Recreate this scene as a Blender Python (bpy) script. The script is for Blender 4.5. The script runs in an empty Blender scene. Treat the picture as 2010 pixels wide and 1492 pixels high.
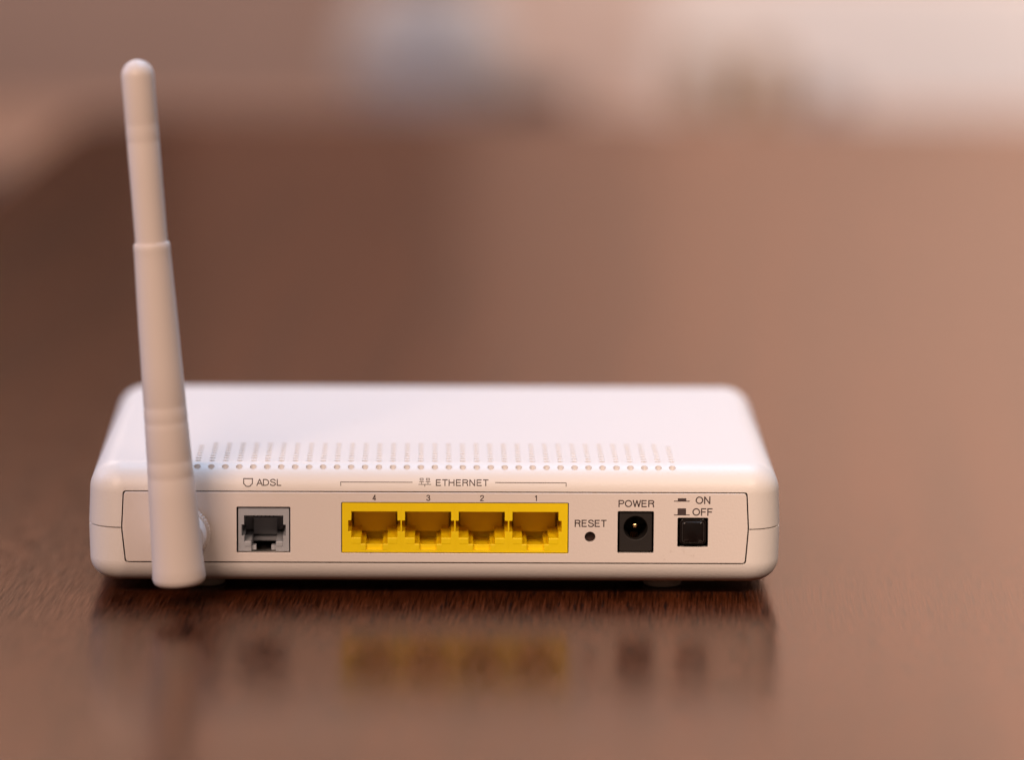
import bpy, bmesh, math, random
from mathutils import Vector, Matrix
random.seed(4)
S = 0.001                                   # geometry below is written in millimetres
scene = bpy.context.scene
col = scene.collection

# ------------------------------------------------------------------ camera
F_PX = 9611.0
cam = bpy.data.cameras.new('camera')
cam.sensor_width = 36.0
cam.lens = F_PX / 2010 * 36.0
cam.shift_x = 0.0761
cam.clip_start = 0.05
cam.clip_end = 60
cam.dof.use_dof = True
cam.dof.focus_distance = 1.274
cam.dof.aperture_fstop = 4.3
cam.dof.aperture_blades = 0
camo = bpy.data.objects.new('camera', cam); col.objects.link(camo)
pitch = math.atan(1570 / F_PX)
camo.matrix_world = (Matrix.Translation((0, -1.250, 0.26175))
                     @ Matrix.Rotation(math.pi / 2 - pitch, 4, 'X')
                     @ Matrix.Rotation(math.radians(0.19), 4, 'Z'))
scene.camera = camo

# ------------------------------------------------------------------ world + lamps
world = bpy.data.worlds.new('World'); scene.world = world; world.use_nodes = True
bg = world.node_tree.nodes['Background']
bg.inputs[0].default_value = (1.0, 0.66, 0.48, 1); bg.inputs[1].default_value = 0.14

def area(name, loc, target, size, power, color, size_y=None):
    l = bpy.data.lights.new(name, 'AREA'); l.energy = power; l.color = color
    l.size = size
    if size_y: l.shape = 'RECTANGLE'; l.size_y = size_y
    o = bpy.data.objects.new(name, l); col.objects.link(o)
    o.location = loc
    o.rotation_euler = (Vector(target) - Vector(loc)).to_track_quat('-Z', 'Y').to_euler()
    return o
area('window_light', (-1.2, 0.25, 0.75), (0, 0.05, 0.02), 0.7, 6.5, (0.50, 0.64, 1.0))
area('ceiling_light', (0.25, 0.50, 1.5), (0.0, 0.1, 0.0), 0.8, 16.5, (0.41, 0.67, 1.0))
area('room_light', (-0.48, -1.12, 0.84), (0, 0, 0.02), 0.5, 13.7, (1.0, 0.70, 0.53))
area('wall_lamp', (0.95, 1.98, 0.88), (0.50, 2.6, 0.25), 0.35, 18.5, (1.0, 0.84, 0.76))
area('picture_lamp', (-0.75, 2.12, 1.75), (-0.60, 2.6, 0.95), 0.4, 36, (1.0, 0.80, 0.69))  # added fill, brightens the upper left wall mirrored in the table
sp = bpy.data.lights.new('right_fill_spot', 'SPOT'); sp.energy = 60; sp.color = (1.0, 0.78, 0.62)  # added spot, brightens the right side of router and table
sp.spot_size = math.radians(31); sp.spot_blend = 1.0; sp.shadow_soft_size = 0.12
spo = bpy.data.objects.new('right_fill_spot', sp); col.objects.link(spo); spo.location = (0.45, -1.05, 0.85)
spo.rotation_euler = (Vector((0.27, 0.06, 0.0)) - spo.location).to_track_quat('-Z', 'Y').to_euler()

vs = scene.view_settings
vs.view_transform = 'Standard'; vs.look = 'None'; vs.gamma = 1; vs.exposure = 0
vs.use_curve_mapping = False
scene.render.engine = 'CYCLES'
scene.cycles.use_denoising = True
scene.cycles.max_bounces = 8
scene.cycles.caustics_reflective = False
scene.cycles.caustics_refractive = False

# ------------------------------------------------------------------ materials
def mat(name, base, rough=0.5, metal=0.0, spec=0.5, bump=None, vary=None, coat=0.0):
    m = bpy.data.materials.new(name); m.use_nodes = True
    nt = m.node_tree; p = nt.nodes['Principled BSDF']
    p.inputs['Base Color'].default_value = (*base, 1)
    p.inputs['Roughness'].default_value = rough
    p.inputs['Metallic'].default_value = metal
    p.inputs['Specular IOR Level'].default_value = spec
    p.inputs['Coat Weight'].default_value = coat
    tc = nt.nodes.new('ShaderNodeTexCoord')
    if vary:                                 # (scale, amount): slight uneven tone of the stuff itself
        n = nt.nodes.new('ShaderNodeTexNoise'); n.inputs['Scale'].default_value = vary[0]
        n.inputs['Detail'].default_value = 5
        nt.links.new(tc.outputs['Object'], n.inputs['Vector'])
        mx = nt.nodes.new('ShaderNodeMix'); mx.data_type = 'RGBA'
        mx.inputs[6].default_value = (*[c * (1 - vary[1]) for c in base], 1)
        mx.inputs[7].default_value = (*[min(1, c * (1 + vary[1])) for c in base], 1)
        nt.links.new(n.outputs['Fac'], mx.inputs[0]); nt.links.new(mx.outputs[2], p.inputs['Base Color'])
    if bump:                                 # (scale, height in metres, strength)
        n = nt.nodes.new('ShaderNodeTexNoise'); n.inputs['Scale'].default_value = bump[0]
        n.inputs['Detail'].default_value = 3
        nt.links.new(tc.outputs['Object'], n.inputs['Vector'])
        b = nt.nodes.new('ShaderNodeBump'); b.inputs['Distance'].default_value = bump[1]
        b.inputs['Strength'].default_value = bump[2]
        nt.links.new(n.outputs['Fac'], b.inputs['Height']); nt.links.new(b.outputs['Normal'], p.inputs['Normal'])
    return m

def plastic(name, base):
    """moulded white plastic: fine spark texture, a few specks of dirt"""
    m = mat(name, base, 0.43, bump=(1500, 0.00008, 0.6))
    nt = m.node_tree; p = nt.nodes['Principled BSDF']; tc = nt.nodes['Texture Coordinate']
    n = nt.nodes.new('ShaderNodeTexNoise'); n.inputs['Scale'].default_value = 210; n.inputs['Detail'].default_value = 6
    n.inputs['Roughness'].default_value = 0.62
    big = nt.nodes.new('ShaderNodeTexNoise'); big.inputs['Scale'].default_value = 26
    for q in (n, big): nt.links.new(tc.outputs['Object'], q.inputs['Vector'])
    mul = nt.nodes.new('ShaderNodeMath'); mul.operation = 'MULTIPLY'
    nt.links.new(n.outputs['Fac'], mul.inputs[0]); nt.links.new(big.outputs['Fac'], mul.inputs[1])
    r = nt.nodes.new('ShaderNodeMapRange'); r.inputs['From Min'].default_value = 0.445; r.inputs['From Max'].default_value = 0.52
    r.inputs['To Max'].default_value = 0.35
    nt.links.new(mul.outputs[0], r.inputs['Value'])
    mx = nt.nodes.new('ShaderNodeMix'); mx.data_type = 'RGBA'
    mx.inputs[6].default_value = (*base, 1); mx.inputs[7].default_value = (0.42, 0.33, 0.27, 1)
    nt.links.new(r.outputs['Result'], mx.inputs[0]); nt.links.new(mx.outputs[2], p.inputs['Base Color'])
    return m

M = {}
M['plastic'] = plastic('white_plastic', (0.80, 0.755, 0.73))
M['panel'] = plastic('panel_plastic', (0.79, 0.72, 0.69))
M['antenna'] = mat('antenna_plastic', (0.80, 0.72, 0.69), 0.45, bump=(1500, 0.00003, 0.3))
M['yellow'] = mat('yellow_plastic', (0.95, 0.70, 0.003), 0.4, vary=(300, 0.06))
M['grey'] = mat('grey_plastic', (0.40, 0.42, 0.46), 0.45, vary=(300, 0.06))
M['black'] = mat('matt_black_plastic', (0.016, 0.013, 0.012), 0.55, spec=0.35, bump=(3500, 0.00004, 0.6))
M['gloss_black'] = mat('gloss_black_plastic', (0.007, 0.005, 0.005), 0.16, spec=0.4)
M['void'] = mat('dark_pins_and_cavity_shade', (0.02, 0.014, 0.011), 0.7)  # dark contact pins, and the shade inside the casing put into colour
M['reset'] = mat('dark_brown_plastic', (0.045, 0.02, 0.014), 0.6)
M['brass'] = mat('brass', (0.75, 0.50, 0.26), 0.22, 1.0)
M['ink'] = mat('grey_ink', (0.055, 0.034, 0.034), 0.6)
M['rubber'] = mat('foot_rubber', (0.52, 0.45, 0.40), 0.7)
M['wall_low'] = mat('daylit_wall_tone', (0.78, 0.74, 0.72), 0.7)  # whitish daylight on the lower wall, put into its colour
M['dark_cabinet'] = mat('near_black_wood', (0.030, 0.014, 0.009), 0.85, spec=0.2)
M['wall'] = mat('warm_lit_wall_tone', (0.76, 0.62, 0.54), 0.8, bump=(90, 0.0005, 0.2))  # warmer light on the upper wall, put into its colour
M['floor'] = mat('floor_boards', (0.22, 0.14, 0.10), 0.5, vary=(6, 0.2))
M['sofa'] = mat('brown_fabric', (0.36, 0.24, 0.19), 0.9, bump=(900, 0.0006, 0.5), vary=(5, 0.12))
M['mid_tone_block'] = mat('mid_step_tone', (0.27, 0.175, 0.14), 0.5, vary=(8, 0.2))  # middle step of the dark-to-light gradient, put into colour
M['light_tone_block'] = mat('light_step_tone', (0.62, 0.48, 0.41), 0.5, vary=(8, 0.2))  # lighter step of the same gradient, put into colour
M['shelf'] = mat('mid_brown_wood', (0.26, 0.15, 0.105), 0.45, vary=(8, 0.2))
M['bluegrey'] = mat('blue_grey_glaze', (0.54, 0.475, 0.445), 0.5)
M['umber'] = mat('dark_umber_glaze', (0.22, 0.15, 0.125), 0.4)
M['amber'] = mat('amber_glaze', (0.52, 0.33, 0.18), 0.4)
M['tan'] = mat('tan_glaze', (0.55, 0.40, 0.27), 0.4)
M['greyjar'] = mat('warm_grey_glaze', (0.46, 0.385, 0.34), 0.4)

def wood_mat():
    m = bpy.data.materials.new('varnished_dark_wood'); m.use_nodes = True
    nt = m.node_tree; p = nt.nodes['Principled BSDF']; L = nt.links.new
    tc = nt.nodes.new('ShaderNodeTexCoord')
    def noise(sx, sy, detail=4, rough=0.55):
        mp = nt.nodes.new('ShaderNodeMapping'); mp.inputs['Scale'].default_value = (sx, sy, 300)
        n = nt.nodes.new('ShaderNodeTexNoise'); n.inputs['Scale'].default_value = 1
        n.inputs['Detail'].default_value = detail; n.inputs['Roughness'].default_value = rough
        L(tc.outputs['Object'], mp.inputs['Vector']); L(mp.outputs[0], n.inputs['Vector'])
        return n.outputs['Fac']
    def rng(v, a, b, c=0.0, d=1.0):
        r = nt.nodes.new('ShaderNodeMapRange')
        for k, q in zip(('From Min', 'From Max', 'To Min', 'To Max'), (a, b, c, d)): r.inputs[k].default_value = q
        L(v, r.inputs['Value']); return r.outputs['Result']
    fine = noise(1900, 55, 4, 0.6)          # fibres
    broad = noise(70, 2.2, 5, 0.6)          # figure
    pore = noise(1250, 60, 2, 0.5)         # open pores
    ramp = nt.nodes.new('ShaderNodeValToRGB')
    e = ramp.color_ramp.elements
    e[0].position = 0.38; e[0].color = (0.010, 0.0024, 0.0009, 1)
    e[1].position = 0.64; e[1].color = (0.108, 0.027, 0.0080, 1)
    mixf = nt.nodes.new('ShaderNodeMix'); mixf.inputs[0].default_value = 0.35
    L(fine, mixf.inputs[2]); L(broad, mixf.inputs[3]); L(mixf.outputs[0], ramp.inputs[0])
    pf = rng(pore, 0.60, 0.68)
    mx = nt.nodes.new('ShaderNodeMix'); mx.data_type = 'RGBA'
    L(pf, mx.inputs[0]); L(ramp.outputs[0], mx.inputs[6]); mx.inputs[7].default_value = (0.012, 0.005, 0.004, 1)
    L(mx.outputs[2], p.inputs['Base Color'])
    p.inputs['Specular IOR Level'].default_value = 0.0
    p.inputs['Roughness'].default_value = 0.6
    gl = nt.nodes.new('ShaderNodeBsdfGlossy'); gl.inputs['Color'].default_value = (0.98, 0.825, 0.74, 1)   # amber varnish
    L(rng(fine, 0.3, 0.7, 0.14, 0.23), gl.inputs['Roughness'])
    fr = nt.nodes.new('ShaderNodeFresnel'); fr.inputs['IOR'].default_value = 1.47
    ms = nt.nodes.new('ShaderNodeMixShader')
    L(rng(fr.outputs[0], 0, 1, 0, 0.725), ms.inputs[0]); L(p.outputs[0], ms.inputs[1]); L(gl.outputs[0], ms.inputs[2])
    L(ms.outputs[0], nt.nodes['Material Output'].inputs['Surface'])
    b = nt.nodes.new('ShaderNodeBump'); b.inputs['Distance'].default_value = 0.00006; b.inputs['Strength'].default_value = 0.5
    L(fine, b.inputs['Height']); L(b.outputs['Normal'], p.inputs['Normal']); L(b.outputs['Normal'], gl.inputs['Normal'])
    return m
M['wood'] = wood_mat()

# ------------------------------------------------------------------ helpers
def link(name, me, m, parent=None, loc=(0, 0, 0)):
    o = bpy.data.objects.new(name, me); col.objects.link(o)
    if m is not None and not me.materials: me.materials.append(m)
    o.location = loc
    if parent: o.parent = parent
    return o

def finish(bm, angle=35):
    bmesh.ops.recalc_face_normals(bm, faces=bm.faces)
    me = bpy.data.meshes.new('mesh'); bm.to_mesh(me); bm.free()
    me.shade_smooth(); me.set_sharp_from_angle(angle=math.radians(angle))
    return me

def tag(o, label, cat, group=None, kind=None):
    o['label'] = label; o['category'] = cat
    if group: o['group'] = group

def empty(name, loc=(0, 0, 0), rz=0):
    o = bpy.data.objects.new(name, None); col.objects.link(o)
    o.location = loc; o.rotation_euler.z = rz; o.empty_display_size = 0.02
    return o

def rrect(x0, x1, z0, z1, r, n=5):
    pts = []
    for cx, cz, a in ((x1 - r, z1 - r, 0), (x0 + r, z1 - r, 90), (x0 + r, z0 + r, 180), (x1 - r, z0 + r, 270)):
        for k in range(n + 1):
            t = math.radians(a + 90 * k / n); pts.append((cx + r * math.cos(t), cz + r * math.sin(t)))
    return pts

def circle(cx, cz, r, n=32):
    return [(cx + r * math.cos(2 * math.pi * k / n), cz + r * math.sin(2 * math.pi * k / n)) for k in range(n)]

def area2(l): return sum(a[0] * b[1] - b[0] * a[1] for a, b in zip(l, l[1:] + l[:1]))

def prism(loops, y0, y1, bevel=0.1, res=1):
    """solid with outline loops[0] and holes loops[1:], given in (x, z) mm, reaching from y0 (front) to y1; edges eased"""
    c = bpy.data.curves.new('c', 'CURVE'); c.dimensions = '2D'; c.fill_mode = 'BOTH'
    c.extrude = ((y1 - y0) / 2 - bevel) * S; c.bevel_depth = bevel * S; c.bevel_resolution = res; c.offset = -bevel * S
    for i, l in enumerate(loops):
        l = list(l)
        if (area2(l) > 0) != (i == 0): l.reverse()
        sp = c.splines.new('POLY'); sp.points.add(len(l) - 1); sp.use_cyclic_u = True
        for p, q in zip(sp.points, l): p.co = (q[0] * S, q[1] * S, 0, 1)
    o = bpy.data.objects.new('c', c); col.objects.link(o)
    me = bpy.data.meshes.new_from_object(o)
    bpy.data.objects.remove(o); bpy.data.curves.remove(c)
    ym = (y0 + y1) / 2 * S
    bm = bmesh.new(); bm.from_mesh(me); bpy.data.meshes.remove(me)
    for v in bm.verts: v.co = Vector((v.co.x, ym - v.co.z, v.co.y))
    bmesh.ops.remove_doubles(bm, verts=bm.verts, dist=1e-7)
    return bm

def box(bm, x0, x1, y0, y1, z0, z1, bev=0.0):
    r = bmesh.ops.create_cube(bm, size=1)
    vs_ = r['verts']
    for v in vs_:
        v.co = Vector(((x0 + x1) / 2 + v.co.x * (x1 - x0), (y0 + y1) / 2 + v.co.y * (y1 - y0), (z0 + z1) / 2 + v.co.z * (z1 - z0))) * S
    if bev:
        es = list({e for v in vs_ for e in v.link_edges})
        bmesh.ops.bevel(bm, geom=es, offset=bev * S, segments=3, profile=0.5, affect='EDGES')

def lathe(bm, prof, n=48, mtx=Matrix(), cap=True, rfun=None):
    """prof: (radius, height) mm from low to high, turned about the local z axis"""
    rings = []
    for r, h in prof:
        rings.append([bm.verts.new(mtx @ (Vector(((r * (rfun(k) if rfun else 1)) * math.cos(2 * math.pi * k / n),
                                                  (r * (rfun(k) if rfun else 1)) * math.sin(2 * math.pi * k / n), h)) * S)) for k in range(n)])
    for a, b in zip(rings, rings[1:]):
        for k in range(n): bm.faces.new((a[k], a[(k + 1) % n], b[(k + 1) % n], b[k]))
    if cap:
        bm.faces.new(rings[0][::-1]); bm.faces.new(rings[-1])

# ------------------------------------------------------------------ the setting
def sheet(name, pts, m):
    me = bpy.data.meshes.new(name); me.from_pydata(pts, [], [tuple(range(len(pts)))])
    o = link(name, me, m); o['kind'] = 'structure'; return o
sheet('wall', [(-4, 2.6, -0.76), (4, 2.6, -0.76), (4, 2.6, 2.2), (-4, 2.6, 2.2)], M['wall'])
bm = bmesh.new(); box(bm, -4000, 4000, 2588, 2599, -758, -35, 4)
o = link('daylit_wall_band', finish(bm), M['wall_low']); o['kind'] = 'structure'  # added band that carries the daylit tone of the lower wall
sheet('floor', [(-4, -2.5, -0.76), (4, -2.5, -0.76), (4, 2.6, -0.76), (-4, 2.6, -0.76)], M['floor'])

table = empty('table', (0, 0, -0.76), math.radians(-3.26))
tag(table, 'narrow dark brown varnished wooden table with rounded corners under the router', 'table')
bm = bmesh.new()
out = rrect(-243, 238, -420, 1178, 55, 14)
prof = [(3, -26), (0.8, -25.2), (0, -23), (0, -3), (0.8, -0.8), (3, 0)]
rings = []
for ins, z in prof:
    k = (240 - ins) / 240
    rings.append([bm.verts.new(Vector((x - ins * max(-1, min(1, (x + 2.5) / 240)), y - ins * (1 if y > 1100 else -1 if y < -350 else 0), z + 760)) * S) for x, y in out])
n = len(out)
for a, b in zip(rings, rings[1:]):
    for k in range(n): bm.faces.new((a[k], a[(k + 1) % n], b[(k + 1) % n], b[k]))
bm.faces.new(rings[0][::-1]); bm.faces.new(rings[-1])
link('tabletop', finish(bm, 5), M['wood'], table)
for x in (-205, 200):
    for y in (-380, 1138):
        bm = bmesh.new(); box(bm, x - 24, x + 24, y - 24, y + 24, 0, 735, 3)
        link('leg', finish(bm), M['wood'], table)

# blurred furniture, with two added tone blocks, beyond the far end of the table
sofa = empty('sofa', (-0.72, 2.3, -0.76))
tag(sofa, 'blurred brown upholstered sofa back beyond the table, behind the antenna', 'sofa')
bm = bmesh.new(); box(bm, -780, 700, -40, 110, 120, 800, 40); link('backrest', finish(bm), M['sofa'], sofa)
bm = bmesh.new(); box(bm, -780, 760, -330, -42, 120, 420, 50); link('seat', finish(bm), M['sofa'], sofa)
for x in (-700, 680):
    for y in (-280, 80):
        bm = bmesh.new(); lathe(bm, [(18, 0), (26, 118)], 16, Matrix.Translation((x * S, y * S, 0))); link('leg', finish(bm), M['shelf'], sofa)

cab = empty('cabinet', (-0.935, 2.49, -0.76))
tag(cab, 'dark brown cabinet behind the sofa, mirrored in the left of the table top', 'cabinet')
bm = bmesh.new(); box(bm, -720, 720, -78, 95, 0, 1295, 4); link('carcass', finish(bm), M['dark_cabinet'], cab)
for k in range(3):
    bm = bmesh.new(); box(bm, -716 + 480 * k, -244 + 480 * k, -98, -79, 20, 1275, 3); link('door', finish(bm), M['dark_cabinet'], cab)

bk = empty('mid_tone_block', (-0.11, 2.49, -0.76))  # added block, breaks up the hard edge of the mirrored dark area
tag(bk, 'mid brown narrow block right of the dark cabinet, added to soften the tones mirrored in the table top', 'mid_tone_block')
bm = bmesh.new(); box(bm, -98, 110, -60, 95, 0, 1310, 3); link('carcass', finish(bm), M['mid_tone_block'], bk)
for k in range(4):
    bm = bmesh.new(); box(bm, -92, 104, -80, -61, 20 + 320 * k, 332 + 320 * k, 3); link('block_front', finish(bm), M['mid_tone_block'], bk)

tb = empty('light_tone_block', (0.085, 2.49, -0.76))  # added lighter block, next step towards the bright wall
tag(tb, 'light brown narrow block right of the mid brown one, added to grade the wall tone, blurred behind the sideboard', 'added_block')
bm = bmesh.new(); box(bm, -80, 85, -40, 95, 0, 1280, 3); link('carcass', finish(bm), M['light_tone_block'], tb)
for k in range(5):
    bm = bmesh.new(); box(bm, -74, 79, -56, -41, 15 + 252 * k, 262 + 252 * k, 3); link('block_front', finish(bm), M['light_tone_block'], tb)

sb = empty('sideboard', (0.12, 1.70, -0.76))
tag(sb, 'low blurred brown sideboard just beyond the far end of the table', 'sideboard')
bm = bmesh.new(); box(bm, -420, 420, -150, 150, 670, 690, 3); link('top', finish(bm), M['shelf'], sb)
bm = bmesh.new(); box(bm, -400, 400, -135, 140, 60, 669, 2); link('carcass', finish(bm), M['shelf'], sb)
for x in (-370, 370):
    for y in (-110, 110):
        bm = bmesh.new(); box(bm, x - 15, x + 15, y - 15, y + 15, 0, 59, 1); link('leg', finish(bm), M['shelf'], sb)

def pot(name, label, cat, x, y, prof, m):
    bm = bmesh.new(); lathe(bm, prof, 32)
    o = link(name, finish(bm, 50), M[m], None, (x, y, -0.07)); tag(o, label, cat); return o
pot('pot', 'blurred pale blue-grey rounded pot on the sideboard', 'pot', -0.005, 1.68,
    [(26, 0), (44, 8), (54, 30), (52, 58), (42, 80), (34, 90), (30, 90), (30, 76), (10, 70)], 'bluegrey')
pot('cup', 'small blurred dark umber cup right of the blue-grey pot', 'cup', 0.062, 1.66,
    [(14, 0), (20, 3), (24, 30), (22, 36), (20, 35), (18, 8), (5, 6)], 'umber')
pot('jar', 'blurred tan jar, left of the three small jars on the sideboard', 'jar', 0.160, 1.68,
    [(11, 0), (14, 2), (14.5, 40), (11, 47), (11, 56), (9, 57)], 'tan')
pot('jar', 'blurred amber brown jar, middle of the three small jars on the sideboard', 'jar', 0.198, 1.68,
    [(11, 0), (15, 2), (15.5, 39), (12, 47), (12, 55), (9, 56)], 'amber')
pot('jar', 'blurred warm grey jar, right of the three small jars on the sideboard', 'jar', 0.236, 1.68,
    [(12, 0), (15, 2), (15, 24), (12, 30), (12, 35), (10, 36)], 'greyjar')

# ------------------------------------------------------------------ the router
router = empty('router', (0, 0, 0))
tag(router, 'white plastic router standing on the dark table, its socket side facing the camera', 'router')

XC, HW, YB, RC = 0.2, 90.35, 135.0, 9.0
Z0, RB, ZS, ZF, RT = 3.6, 6.0, 18.3, 27.5, 7.3
ZT = ZF + RT
def inset(z):
    if z < Z0 + RB: return 0.25 + RB - math.sqrt(max(0, RB * RB - (Z0 + RB - z) ** 2))
    if z < ZS: return 0.25 * (ZS - z) / (ZS - Z0 - RB)
    if z < ZF: return 0.35 * (z - ZS) / (ZF - ZS)
    return 0.35 + RT - math.sqrt(max(0, RT * RT - (z - ZF) ** 2))
def profn(z):
    if z < Z0 + RB: t = (Z0 + RB - z) / RB; t = min(1, t); return math.sqrt(1 - t * t), -t
    if z < ZF: return 1.0, 0.0
    t = min(1, (z - ZF) / RT); return math.sqrt(1 - t * t), t
def plan_ring(ins, n=12):
    r = max(0.3, RC - ins)
    return rrect(XC - HW + ins, XC + HW - ins, ins, YB - ins, r, n)
def shell_normal(p):
    x, y, z = p / S
    nr, nz = profn(z)
    cx = max(XC - HW + RC, min(XC + HW - RC, x)); cy = max(RC, min(YB - RC, y))
    d = Vector((x - cx, y - cy, 0))
    d = d.normalized() if d.length > 1e-6 else Vector((0, 0, 0))
    v = Vector((d.x * nr, d.y * nr, nz))
    return v.normalized() if v.length > 1e-6 else None

def shell(zs_ins):
    bm = bmesh.new(); rings = []
    for z, ins in zs_ins:
        rings.append([bm.verts.new(Vector((x, y, z)) * S) for x, y in plan_ring(ins)])
    n = len(rings[0])
    for a, b in zip(rings, rings[1:]):
        for k in range(n): bm.faces.new((a[k], a[(k + 1) % n], b[(k + 1) % n], b[k]))
    bm.faces.new(rings[0][::-1]); bm.faces.new(rings[-1])
    bmesh.ops.recalc_face_normals(bm, faces=bm.faces)
    me = bpy.data.meshes.new('shell'); bm.to_mesh(me); bm.free()
    return me

def cut(me, cutters):
    o = bpy.data.objects.new('tmp', me); col.objects.link(o); cs = []
    for c in cutters:
        co = bpy.data.objects.new('cut', c); col.objects.link(co); cs.append(co)
        md = o.modifiers.new('b', 'BOOLEAN'); md.operation = 'DIFFERENCE'; md.solver = 'EXACT'; md.object = co
    dg = bpy.context.evaluated_depsgraph_get()
    res = bpy.data.meshes.new_from_object(o.evaluated_get(dg))
    bpy.data.objects.remove(o)
    for c in cs: bpy.data.objects.remove(c)
    res.shade_smooth()
    nl = []
    for p in res.polygons:
        fn = p.normal
        for li in p.loop_indices:
            an = shell_normal(res.vertices[res.loops[li].vertex_index].co)
            nl.append(an if an is not None and an.dot(fn) > 0.86 else fn.copy())
    res.normals_split_custom_set(nl)
    return res

HEX = [(-80.45, 27.8), (-80.95, 18.3), (-80.0, 9.4), (81.0, 9.4), (81.7, 18.45), (81.2, 27.8)]
def grow(poly, g):
    cx = sum(p[0] for p in poly) / len(poly); cz = 18.6
    return [(x + g * (1 if x > cx else -1), z + (g if z > 20 else -g if z < 15 else 0)) for x, z in poly]
def soften(poly, r, n=5):
    """round the corners of a polygon (mm)"""
    out = []
    N = len(poly)
    for i in range(N):
        a, b, c = (Vector(poly[(i + k) % N]) for k in (-1, 0, 1))
        u = (a - b).normalized(); v = (c - b).normalized()
        for k in range(n + 1):
            t = k / n
            p = (b + u * r) * (1 - t) ** 2 + b * 2 * t * (1 - t) + (b + v * r) * t * t
            out.append((p.x, p.y))
    return out
def cutter(poly, y0, y1):
    bm = bmesh.new()
    f = [bm.verts.new(Vector((x, y0, z)) * S) for x, z in poly]; b = [bm.verts.new(Vector((x, y1, z)) * S) for x, z in poly]
    for k in range(len(poly)):
        j = (k + 1) % len(poly); bm.faces.new((f[k], f[j], b[j], b[k]))
    bm.faces.new(f[::-1]); bm.faces.new(b); bmesh.ops.recalc_face_normals(bm, faces=bm.faces)
    me = bpy.data.meshes.new('c'); bm.to_mesh(me); bm.free(); return me
vent_bm = bmesh.new()
for r in range(9):
    for c in range(35):
        if r == 8 and c in (0, 34): continue
        x = 0.3 + (c - 17) * 3.636; y = 4.1 + r * 3.63
        lathe(vent_bm, [((0.90 if r == 0 else 0.84), (32.2 if r == 0 else 32.7)), ((0.90 if r == 0 else 0.84), 36)], 14, Matrix.Translation((x * S, y * S, 0)))
bmesh.ops.recalc_face_normals(vent_bm, faces=vent_bm.faces)
vents = bpy.data.meshes.new('v'); vent_bm.to_mesh(vents); vent_bm.free()

N = 22
up = [(ZS + 0.16, 0.35), (ZS + 0.22, 0.12), (ZS + 0.5, 0.02)] + [(z, inset(z)) for z in (21, 24, ZF)] + \
     [(ZF + RT * math.sin(math.pi / 2 * k / N), inset(ZF + RT * math.sin(math.pi / 2 * k / N))) for k in range(1, N + 1)]
lo = [(Z0 + RB - RB * math.cos(math.pi / 2 * k / N), inset(Z0 + RB - RB * math.cos(math.pi / 2 * k / N))) for k in range(N + 1)] + \
     [(13, inset(13)), (ZS - 0.5, 0.02), (ZS - 0.22, 0.12), (ZS - 0.16, 0.35), (ZS - 0.16, 1.1), (ZS + 1.5, 1.1)]
opening = soften(grow(HEX, 0.34), 0.9)
link('upper_shell', cut(shell(up), [cutter(opening, -3, 30), vents]), M['plastic'], router)
upper = [o for o in router.children if o.name.startswith('upper')][0]
link('lower_shell', cut(shell(lo), [cutter(opening, -3, 30)]), M['plastic'], router)

# rear panel with its openings
ETH0, ETH1, EZ0, EZ1 = -23.79, 34.90, 11.99, 25.10
holes = [rrect(-51.2, -37.25, 11.75, 23.95, 0.25, 2),
         rrect(ETH0 - 0.2, ETH1 + 0.2, EZ0 - 0.2, EZ1 + 0.15, 0.3, 2),
         circle(40.7, 16.22, 1.40, 28),
         rrect(47.85, 57.25, 11.95, 23.08, 0.3, 2),
         rrect(63.43, 71.35, 13.67, 21.42, 0.25, 2)]
panel = link('rear_panel', finish(prism([soften(HEX, 0.8)] + holes, -0.05, 1.75, 0.16, 2), 8), M['panel'], router)
bm = bmesh.new(); box(bm, -79.5, 80.5, 24, 25.5, 10, 27.4); link('cavity_shade_sheet', finish(bm), M['void'], router)  # dark sheet standing in for the shade behind the sockets

# ethernet ports
def port_mesh(xc, el, er):
    x0, x1 = xc - 6.985 - el, xc + 6.985 + er
    h = [(-5.99, 22.78), (-5.99, 20.41), (-6.80, 20.41), (-6.80, 17.47), (-5.99, 17.47), (-5.99, 15.82), (-3.43, 15.82),
         (-3.43, 14.18), (-2.22, 14.18), (-2.22, 12.57)]
    h = h + [(-x, z) for x, z in reversed(h)]
    bm = prism([[(x0, EZ0), (x1, EZ0), (x1, EZ1), (x0, EZ1)], [(xc + x, z) for x, z in h]], 0.3, 19, 0.05, 1)
    box(bm, xc - 5.5, xc + 5.5, 16.5, 18.9, 14.5, 22.9)                 # inner wall, dark slots left and right of it
    box(bm, x0 + 0.05, x1 - 0.05, 19.05, 19.6, EZ0, EZ1)
    box(bm, xc - 2.6, xc + 2.6, 1.3, 2.0, 12.4, 13.95, 0.12)             # lip between the two latch tabs
    for sx in (-1, 1):
        xa, xb = sorted((xc + sx * 3.40, xc + sx * 6.05)); box(bm, xa, xb, 0.23, 12, 14.1, 15.90, 0.30)   # rounded ledge front
        xa, xb = sorted((xc + sx * 2.16, xc + sx * 3.75)); box(bm, xa, xb, 0.26, 3.2, 12.4, 14.24, 0.28)  # latch tab
    return finish(bm, 10)
for i in range(4):
    link('ethernet_port', port_mesh(-15.41 + 13.97 * i, 1.395 if i == 0 else 0, 1.395 if i == 3 else 0), M['yellow'], router)

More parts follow.
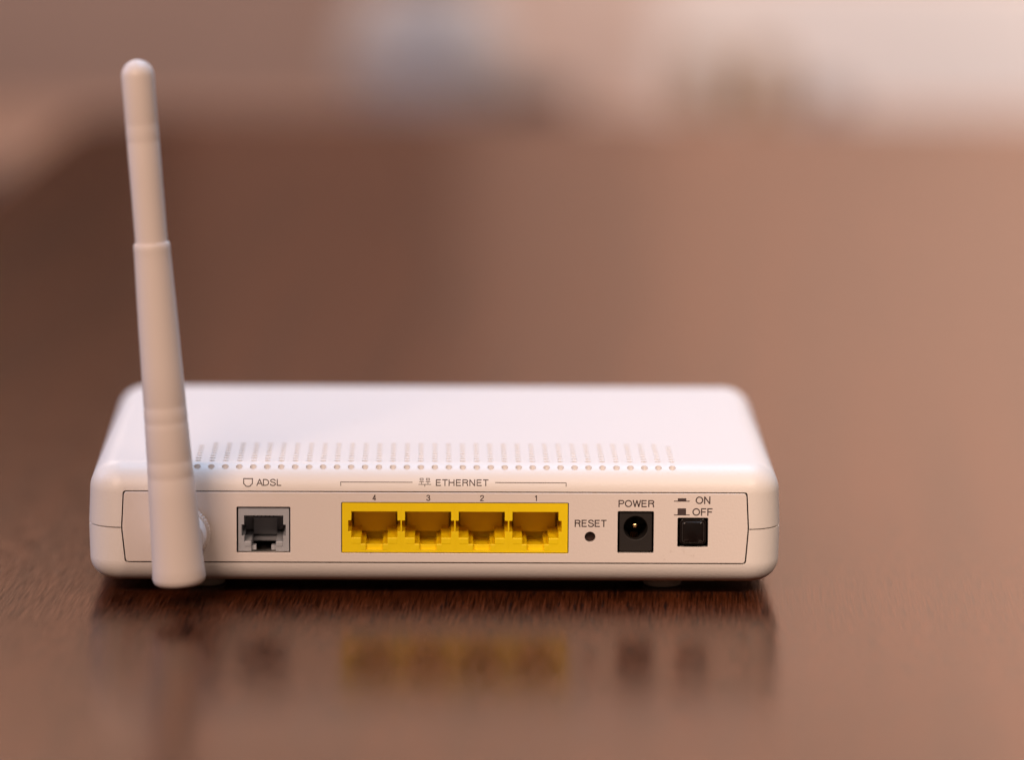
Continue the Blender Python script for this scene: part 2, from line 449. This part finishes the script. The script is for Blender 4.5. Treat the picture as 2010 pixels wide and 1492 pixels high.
# phone line socket
xc = -44.2
half = [(6.63, 12.03), (6.63, 23.63), ]
inner = [(3.2, 12.03), (3.2, 14.6), (5.02, 14.6), (5.02, 16.09), (5.72, 16.09), (5.72, 19.06), (5.08, 19.06), (5.08, 21.46)]
poly = [(xc - 6.63, 12.03), (xc - 6.63, 23.63), (xc + 6.63, 23.63), (xc + 6.63, 12.03)] + [(xc + x, z) for x, z in inner] + [(xc - x, z) for x, z in reversed(inner)]
bm = prism([poly], 0.8, 17, 0.14, 2)
box(bm, xc - 6, xc + 6, 15.5, 17.4, 15, 23.2)
box(bm, xc - 3.15, xc + 3.15, 14.0, 15.4, 14.0, 18.6, 0.12)
box(bm, xc - 3.15, xc + 3.15, 12.5, 15.4, 12.6, 13.7, 0.15)
for sx in (-1, 1):
    xa, xb = sorted((xc + sx * 1.95, xc + sx * 3.3)); box(bm, xa, xb, 1.9, 4, 12.2, 13.45, 0.12)
    xa, xb = sorted((xc + sx * 3.15, xc + sx * 5.06)); box(bm, xa, xb, 0.62, 14, 13.2, 14.75, 0.36)
tel = link('phone_socket', finish(bm, 10), M['grey'], router)
for k in range(6):
    bm = bmesh.new(); box(bm, xc - 2.9 + k * 1.05, xc - 2.5 + k * 1.05, 2, 8, 21.0, 21.3); link('contact_pin', finish(bm), M['void'], tel)

# power socket
bm = prism([rrect(48.3, 56.85, 12.35, 22.72, 0.45, 3), circle(52.55, 18.5, 3.06, 40)], 0.95, 12, 0.28, 2)
box(bm, 48.4, 56.8, 12.02, 12.6, 12.4, 22.7)
jack = link('power_socket', finish(bm, 10), M['black'], router)
toY = Matrix.Rotation(math.pi / 2, 4, 'X')             # lathe axis -> towards the camera (-y)
bm = bmesh.new(); lathe(bm, [(0.62, -12), (0.62, -3.6), (0.5, -3.25), (0.2, -3.1)], 20, Matrix.Translation((52.5 * S, 0, 18.65 * S)) @ toY)
link('centre_pin', finish(bm), M['brass'], jack)
bm = bmesh.new()
for x, z0, z1, ya, yb in ((52.2, 16.0, 16.4, 3.2, 11.5),):
    v = [bm.verts.new(Vector(q) * S) for q in ((x - 1.1, ya, z0 - 0.3), (x + 1.1, ya, z0 - 0.3), (x + 1.1, ya + 1.6, z1 + 0.35), (x - 1.1, ya + 1.6, z1 + 0.35),
                                                (x + 1.1, yb, z0), (x - 1.1, yb, z0))]
    bm.faces.new((v[0], v[1], v[2], v[3])); bm.faces.new((v[3], v[2], v[4], v[5]))
r = bmesh.ops.solidify(bm, geom=bm.faces[:], thickness=0.25 * S)
link('contact_spring', finish(bm), M['brass'], jack)

# power button
bm = prism([rrect(64.02, 70.78, 14.55, 21.15, 0.95, 6)], -0.6, 9, 0.12, 2)
btn = link('power_button', finish(bm), M['gloss_black'], router)
bm = bmesh.new(); rings = []
for ins, y in ((0.42, -0.58), (0.5, -1.05), (0.62, -1.35), (0.85, -1.5)):
    rings.append([bm.verts.new(Vector((x, y, z)) * S) for x, z in rrect(64.02 + ins, 70.78 - ins, 14.55 + ins, 21.15 - ins, 0.8, 6)])
for a, b in zip(rings, rings[1:]):
    for k in range(len(a)): bm.faces.new((a[k], a[(k + 1) % len(a)], b[(k + 1) % len(a)], b[k]))
bm.faces.new(rings[-1]); bm.faces.new(rings[0][::-1])
link('button_cap', finish(bm, 60), M['gloss_black'], btn)

# reset switch behind its pinhole
bm = bmesh.new(); box(bm, 38.7, 42.7, 2.3, 6, 14.2, 18.2, 0.2); link('reset_switch', finish(bm), M['reset'], router)

# feet
for x in (-60.0, 60.4):
    for y in (18.5, 112):
        bm = bmesh.new(); lathe(bm, [(4.4, 0), (4.9, 0.3), (5.1, 0.9), (5.2, 4.9)], 36, Matrix.Translation((x * S, y * S, 0)))
        link('foot', finish(bm), M['rubber'], router)

# antenna with its connector
con = Matrix.Translation((-65.0 * S, 0, 17.2 * S)) @ toY
bm = bmesh.new(); lathe(bm, [(6.6, -1.0), (6.6, 3.2), (6.2, 3.3), (6.2, 7.5), (5.8, 10.5)], 56, con)
conn = link('antenna_connector', finish(bm), M['antenna'], router)
bm = bmesh.new(); lathe(bm, [(6.7, 0.3), (7.1, 0.6), (7.1, 2.4), (6.8, 2.7), (6.6, 2.7)], 192, con, True, lambda k: 1.0 if k % 4 < 2 else 0.975)
link('knurled_collar', finish(bm), M['antenna'], conn)

ax0 = Vector((-65.3, -16, 7.3)); ax1 = Vector((-75.5, -16, 142.4))
d = (ax1 - ax0); LEN = d.length
amtx = Matrix.Translation(ax0 * S) @ d.to_track_quat('Z', 'Y').to_matrix().to_4x4()
def sleeve_r(h):
    pts = [(0, 6.85), (7, 6.6), (27, 5.98), (34, 5.75), (52, 5.38), (66, 5.16), (89, 4.6)]
    for (a, ra), (b, rb) in zip(pts, pts[1:]):
        if h <= b: return ra + (rb - ra) * (h - a) / (b - a)
    return 4.72
def grooves(h0, rad, spots, w=0.75, dep=0.035):
    out = []
    for g in spots:
        for dh, k in ((-w, 0), (-w * 0.75, 1), (w * 0.75, 1), (w, 0)): out.append((g + dh, dep * k))
    return out
pr = [(0.5, -1.0), (4.2, -0.9), (5.8, -0.55), (6.6, 0.2), (6.9, 1.4)]
hs = [(h, 0) for h in (4, 10, 16, 22, 40, 56, 66, 76, 84)] + grooves(0, 0, (27.7, 31.9, 42.0, 46.1))
for h, g in sorted(hs): pr.append((sleeve_r(h) - g, h))
pr += [(4.66, 86.0), (4.70, 86.6), (4.68, 87.7), (4.5, 88.2), (4.1, 88.4)]
bm = bmesh.new(); lathe(bm, pr, 56, amtx)
ant = link('antenna', finish(bm, 40), M['antenna'], router)
pr = [(4.12, 87.6), (4.12, 104)] + [(4.15 - g, h) for h, g in grooves(0, 0, (114.4, 118.8), 0.65, 0.022)]
pr += [(4.18, 127), (4.2, 131.0)] + [(4.2 * math.cos(t), 131.0 + 4.15 * math.sin(t)) for t in [math.pi / 2 * k / 10 for k in range(1, 10)]] + [(0.15, 135.16)]
bm = bmesh.new(); lathe(bm, pr, 48, amtx)
link('antenna_rod', finish(bm, 40), M['antenna'], ant)

# ------------------------------------------------------------------ printed lettering
def arc(cx, cy, rx, ry, a0, a1, n=14):
    return [(cx + rx * math.cos(math.radians(a0 + (a1 - a0) * k / n)), cy + ry * math.sin(math.radians(a0 + (a1 - a0) * k / n))) for k in range(n + 1)]
def spline(p, n=5):
    q = [p[0]] + list(p) + [p[-1]]; out = []
    for i in range(1, len(q) - 2):
        p0, p1, p2, p3 = q[i - 1], q[i], q[i + 1], q[i + 2]
        for k in range(n):
            t = k / n
            out.append(tuple(0.5 * (2 * p1[j] + (p2[j] - p0[j]) * t + (2 * p0[j] - 5 * p1[j] + 4 * p2[j] - p3[j]) * t * t
                                    + (3 * p1[j] - p0[j] - 3 * p2[j] + p3[j]) * t ** 3) for j in (0, 1)))
    return out + [p[-1]]
W = 0.155; H = W / 2
Sp = spline([(.60, .71), (.53, .88), (.34, .943), (.15, .885), (.085, .735), (.16, .605), (.34, .53), (.53, .455), (.615, .28), (.53, .115), (.33, .057), (.12, .12), (.055, .31)])
GLYPH = {                                     # strokes: (points, closed); last entry is the advance width
    'A': ([([(.03, 0), (.35, .985)], 0), ([(.67, 0), (.35, .985)], 0), ([(.15, .36), (.55, .36)], 0)], .70),
    'D': ([([(H, H), (H, 1 - H), (.30, 1 - H)] + arc(.30, .5, .36, .5 - H, 90, -90)[1:-1] + [(.30, H)], 1)], .80),
    'S': ([(Sp, 0)], .74), 'L': ([([(H, 1), (H, H), (.53, H)], 0)], .62),
    'E': ([([(.58, 1 - H), (H, 1 - H), (H, H), (.60, H)], 0), ([(H, .53), (.54, .53)], 0)], .74),
    'F': ([([(.56, 1 - H), (H, 1 - H), (H, 0)], 0), ([(H, .50), (.50, .50)], 0)], .66),
    'T': ([([(0, 1 - H), (.62, 1 - H)], 0), ([(.31, 1 - H), (.31, 0)], 0)], .70),
    'H': ([([(H, 0), (H, 1)], 0), ([(.63, 0), (.63, 1)], 0), ([(H, .53), (.63, .53)], 0)], .82),
    'N': ([([(H, 0), (H, 1)], 0), ([(.62, 0), (.62, 1)], 0), ([(H, .97), (.62, .03)], 0)], .82),
    'P': ([([(H, 0), (H, 1 - H), (.38, 1 - H)] + arc(.38, .71, .215, .29 - H, 90, -90)[1:-1] + [(.38, .42 + H), (H, .42 + H)], 0)], .72),
    'R': ([([(H, 0), (H, 1 - H), (.40, 1 - H)] + arc(.40, .73, .215, .27 - H, 90, -90)[1:-1] + [(.40, .46 + H), (H, .46 + H)], 0),
           (spline([(.40, .50), (.53, .44), (.575, .30), (.59, .12), (.625, 0)]), 0)], .78),
    'O': ([(arc(.39, .5, .34, .5 - H, 0, 350, 35), 1)], .86),
    'W': ([([(.04, 1), (.24, .03)], 0), ([(.24, .03), (.45, .97)], 0), ([(.45, .97), (.66, .03)], 0), ([(.66, .03), (.86, 1)], 0)], .94),
    '1': ([([(.30, 0), (.30, 1)], 0), (spline([(.08, .76), (.19, .79), (.25, .87), (.27, .99)]), 0)], .5),
    '2': ([(spline([(.06, .66), (.12, .87), (.30, .943), (.47, .87), (.52, .70), (.44, .52), (.25, .35), (.10, .18), (.07, .057)]) + [(.56, .057)], 0)], .6),
    '3': ([(spline([(.07, .70), (.13, .88), (.29, .943), (.45, .87), (.48, .73), (.42, .59), (.24, .535)]), 0),
           (spline([(.24, .535), (.44, .48), (.53, .30), (.45, .11), (.28, .057), (.11, .12), (.05, .30)]), 0)], .6),
    '4': ([([(.41, 0), (.41, 1)], 0), ([(.40, .93), (.06, .28)], 0), ([(.03, .27), (.56, .27)], 0)], .6),
}
def stroke(bm, pts, closed, w, lift, curved):
    # resample so the print can follow the rounded edge
    P = [Vector(p) for p in pts]
    if closed: P.append(P[0].copy())
    Q = [P[0]]
    for a, b in zip(P, P[1:]):
        k = max(1, int((b - a).length / 0.3)) if curved else 1
        for j in range(1, k + 1): Q.append(a.lerp(b, j / k))
    if closed: Q.pop()
    n = len(Q); L = []; R = []
    for i in range(n):
        a = Q[i - 1] if (i or closed) else None; c = Q[(i + 1) % n] if (i < n - 1 or closed) else None
        d0 = (Q[i] - a).normalized() if a is not None else None
        d1 = (c - Q[i]).normalized() if c is not None else None
        d0 = d0 or d1; d1 = d1 or d0
        n0 = Vector((-d0.y, d0.x)); n1 = Vector((-d1.y, d1.x))
        m = n0 + n1
        m = m.normalized() if m.length > 1e-6 else n0
        s = w / 2 / max(0.45, m.dot(n0))
        L.append(Q[i] + m * s); R.append(Q[i] - m * s)
    def v(p):
        y = inset(p.y) if curved else -0.05
        return bm.verts.new(Vector((p.x, y - lift, p.y)) * S)
    lv = [v(p) for p in L]; rv = [v(p) for p in R]
    for i in range(n if closed else n - 1):
        j = (i + 1) % n
        bm.faces.new((lv[i], rv[i], rv[j], lv[j]))
def letters(s, x0, x1, z0, z1, parent, curved=False, w=None):
    h = z1 - z0; pos = 0; items = []
    for i, ch in enumerate(s):
        st, adv = GLYPH[ch]; items.append((st, pos)); pos += adv
    ext = max(x for pts, c in GLYPH[s[-1]][0] for x, z in pts) + H - GLYPH[s[-1]][1] + pos
    sx = (x1 - x0) / ext
    bm = bmesh.new()
    for st, off in items:
        for k, (pts, c) in enumerate(st):
            stroke(bm, [(x0 + (off + x) * sx, z0 + z * h) for x, z in pts], c, w or W * h, 0.028 + 0.005 * k, curved)
    put(bm, parent)
def put(bm, parent, name='lettering'):
    bmesh.ops.recalc_face_normals(bm, faces=bm.faces)
    me = bpy.data.meshes.new(name); bm.to_mesh(me); bm.free()
    link(name, me, M['ink'], parent)
def lines(items, parent, curved=False, name='printed_symbol'):
    bm = bmesh.new()
    for k, (pts, c, w) in enumerate(items): stroke(bm, pts, c, w, 0.028 + 0.004 * k, curved)
    put(bm, parent, name)

letters('ADSL', -46.05, -39.42, 29.42, 31.12, upper, True, 0.25)
letters('ETHERNET', 0.50, 14.40, 29.54, 31.18, upper, True, 0.25)
lines([([(-49.38, 31.18), (-47.10, 31.18), (-47.10, 29.95), (-47.45, 29.68), (-47.62, 29.4), (-47.85, 29.27), (-48.62, 29.27), (-48.85, 29.4), (-49.03, 29.68), (-49.38, 29.95)], 1, 0.24)], upper, True)
lines([([(-24.16, 29.5), (-24.16, 30.43), (-5.53, 30.43)], 0, 0.18)], upper, True, 'printed_bracket')
lines([([(15.95, 30.42), (34.39, 30.40), (34.39, 29.47)], 0, 0.18)], upper, True, 'printed_bracket')
ic = []
for x in (-3.15, -1.50):
    ic += [([(x - 0.40, 31.36), (x + 0.40, 31.36), (x + 0.40, 30.92), (x - 0.40, 30.92)], 1, 0.15),
           ([(x - 0.62, 30.55), (x + 0.62, 30.55)], 0, 0.15), ([(x, 30.50), (x, 29.98)], 0, 0.15)]
ic += [([(-3.94, 29.92), (-0.70, 29.92)], 0, 0.15), ([(-2.32, 29.9), (-2.32, 29.36)], 0, 0.15)]
lines(ic, upper, True)
for ch, xa, xb in (('4', -15.90, -14.90), ('3', -1.92, -0.86), ('2', 12.08, 13.12), ('1', 26.15, 26.84)):
    letters(ch, xa, xb, 25.74, 27.26, panel)
letters('RESET', 36.64, 45.12, 18.94, 20.84, panel)
letters('POWER', 47.97, 57.36, 24.22, 26.12, panel)
letters('ON', 68.06, 71.90, 25.10, 27.10, panel)
letters('OFF', 67.26, 72.65, 22.00, 24.00, panel)
lines([([(62.40, 25.85), (66.52, 25.85)], 0, 0.24), ([(63.41, 26.22), (65.61, 26.22)], 0, 0.78)], panel)
lines([([(62.44, 22.2), (66.49, 22.2)], 0, 0.24), ([(63.38, 23.07), (65.57, 23.07)], 0, 1.76)], panel)
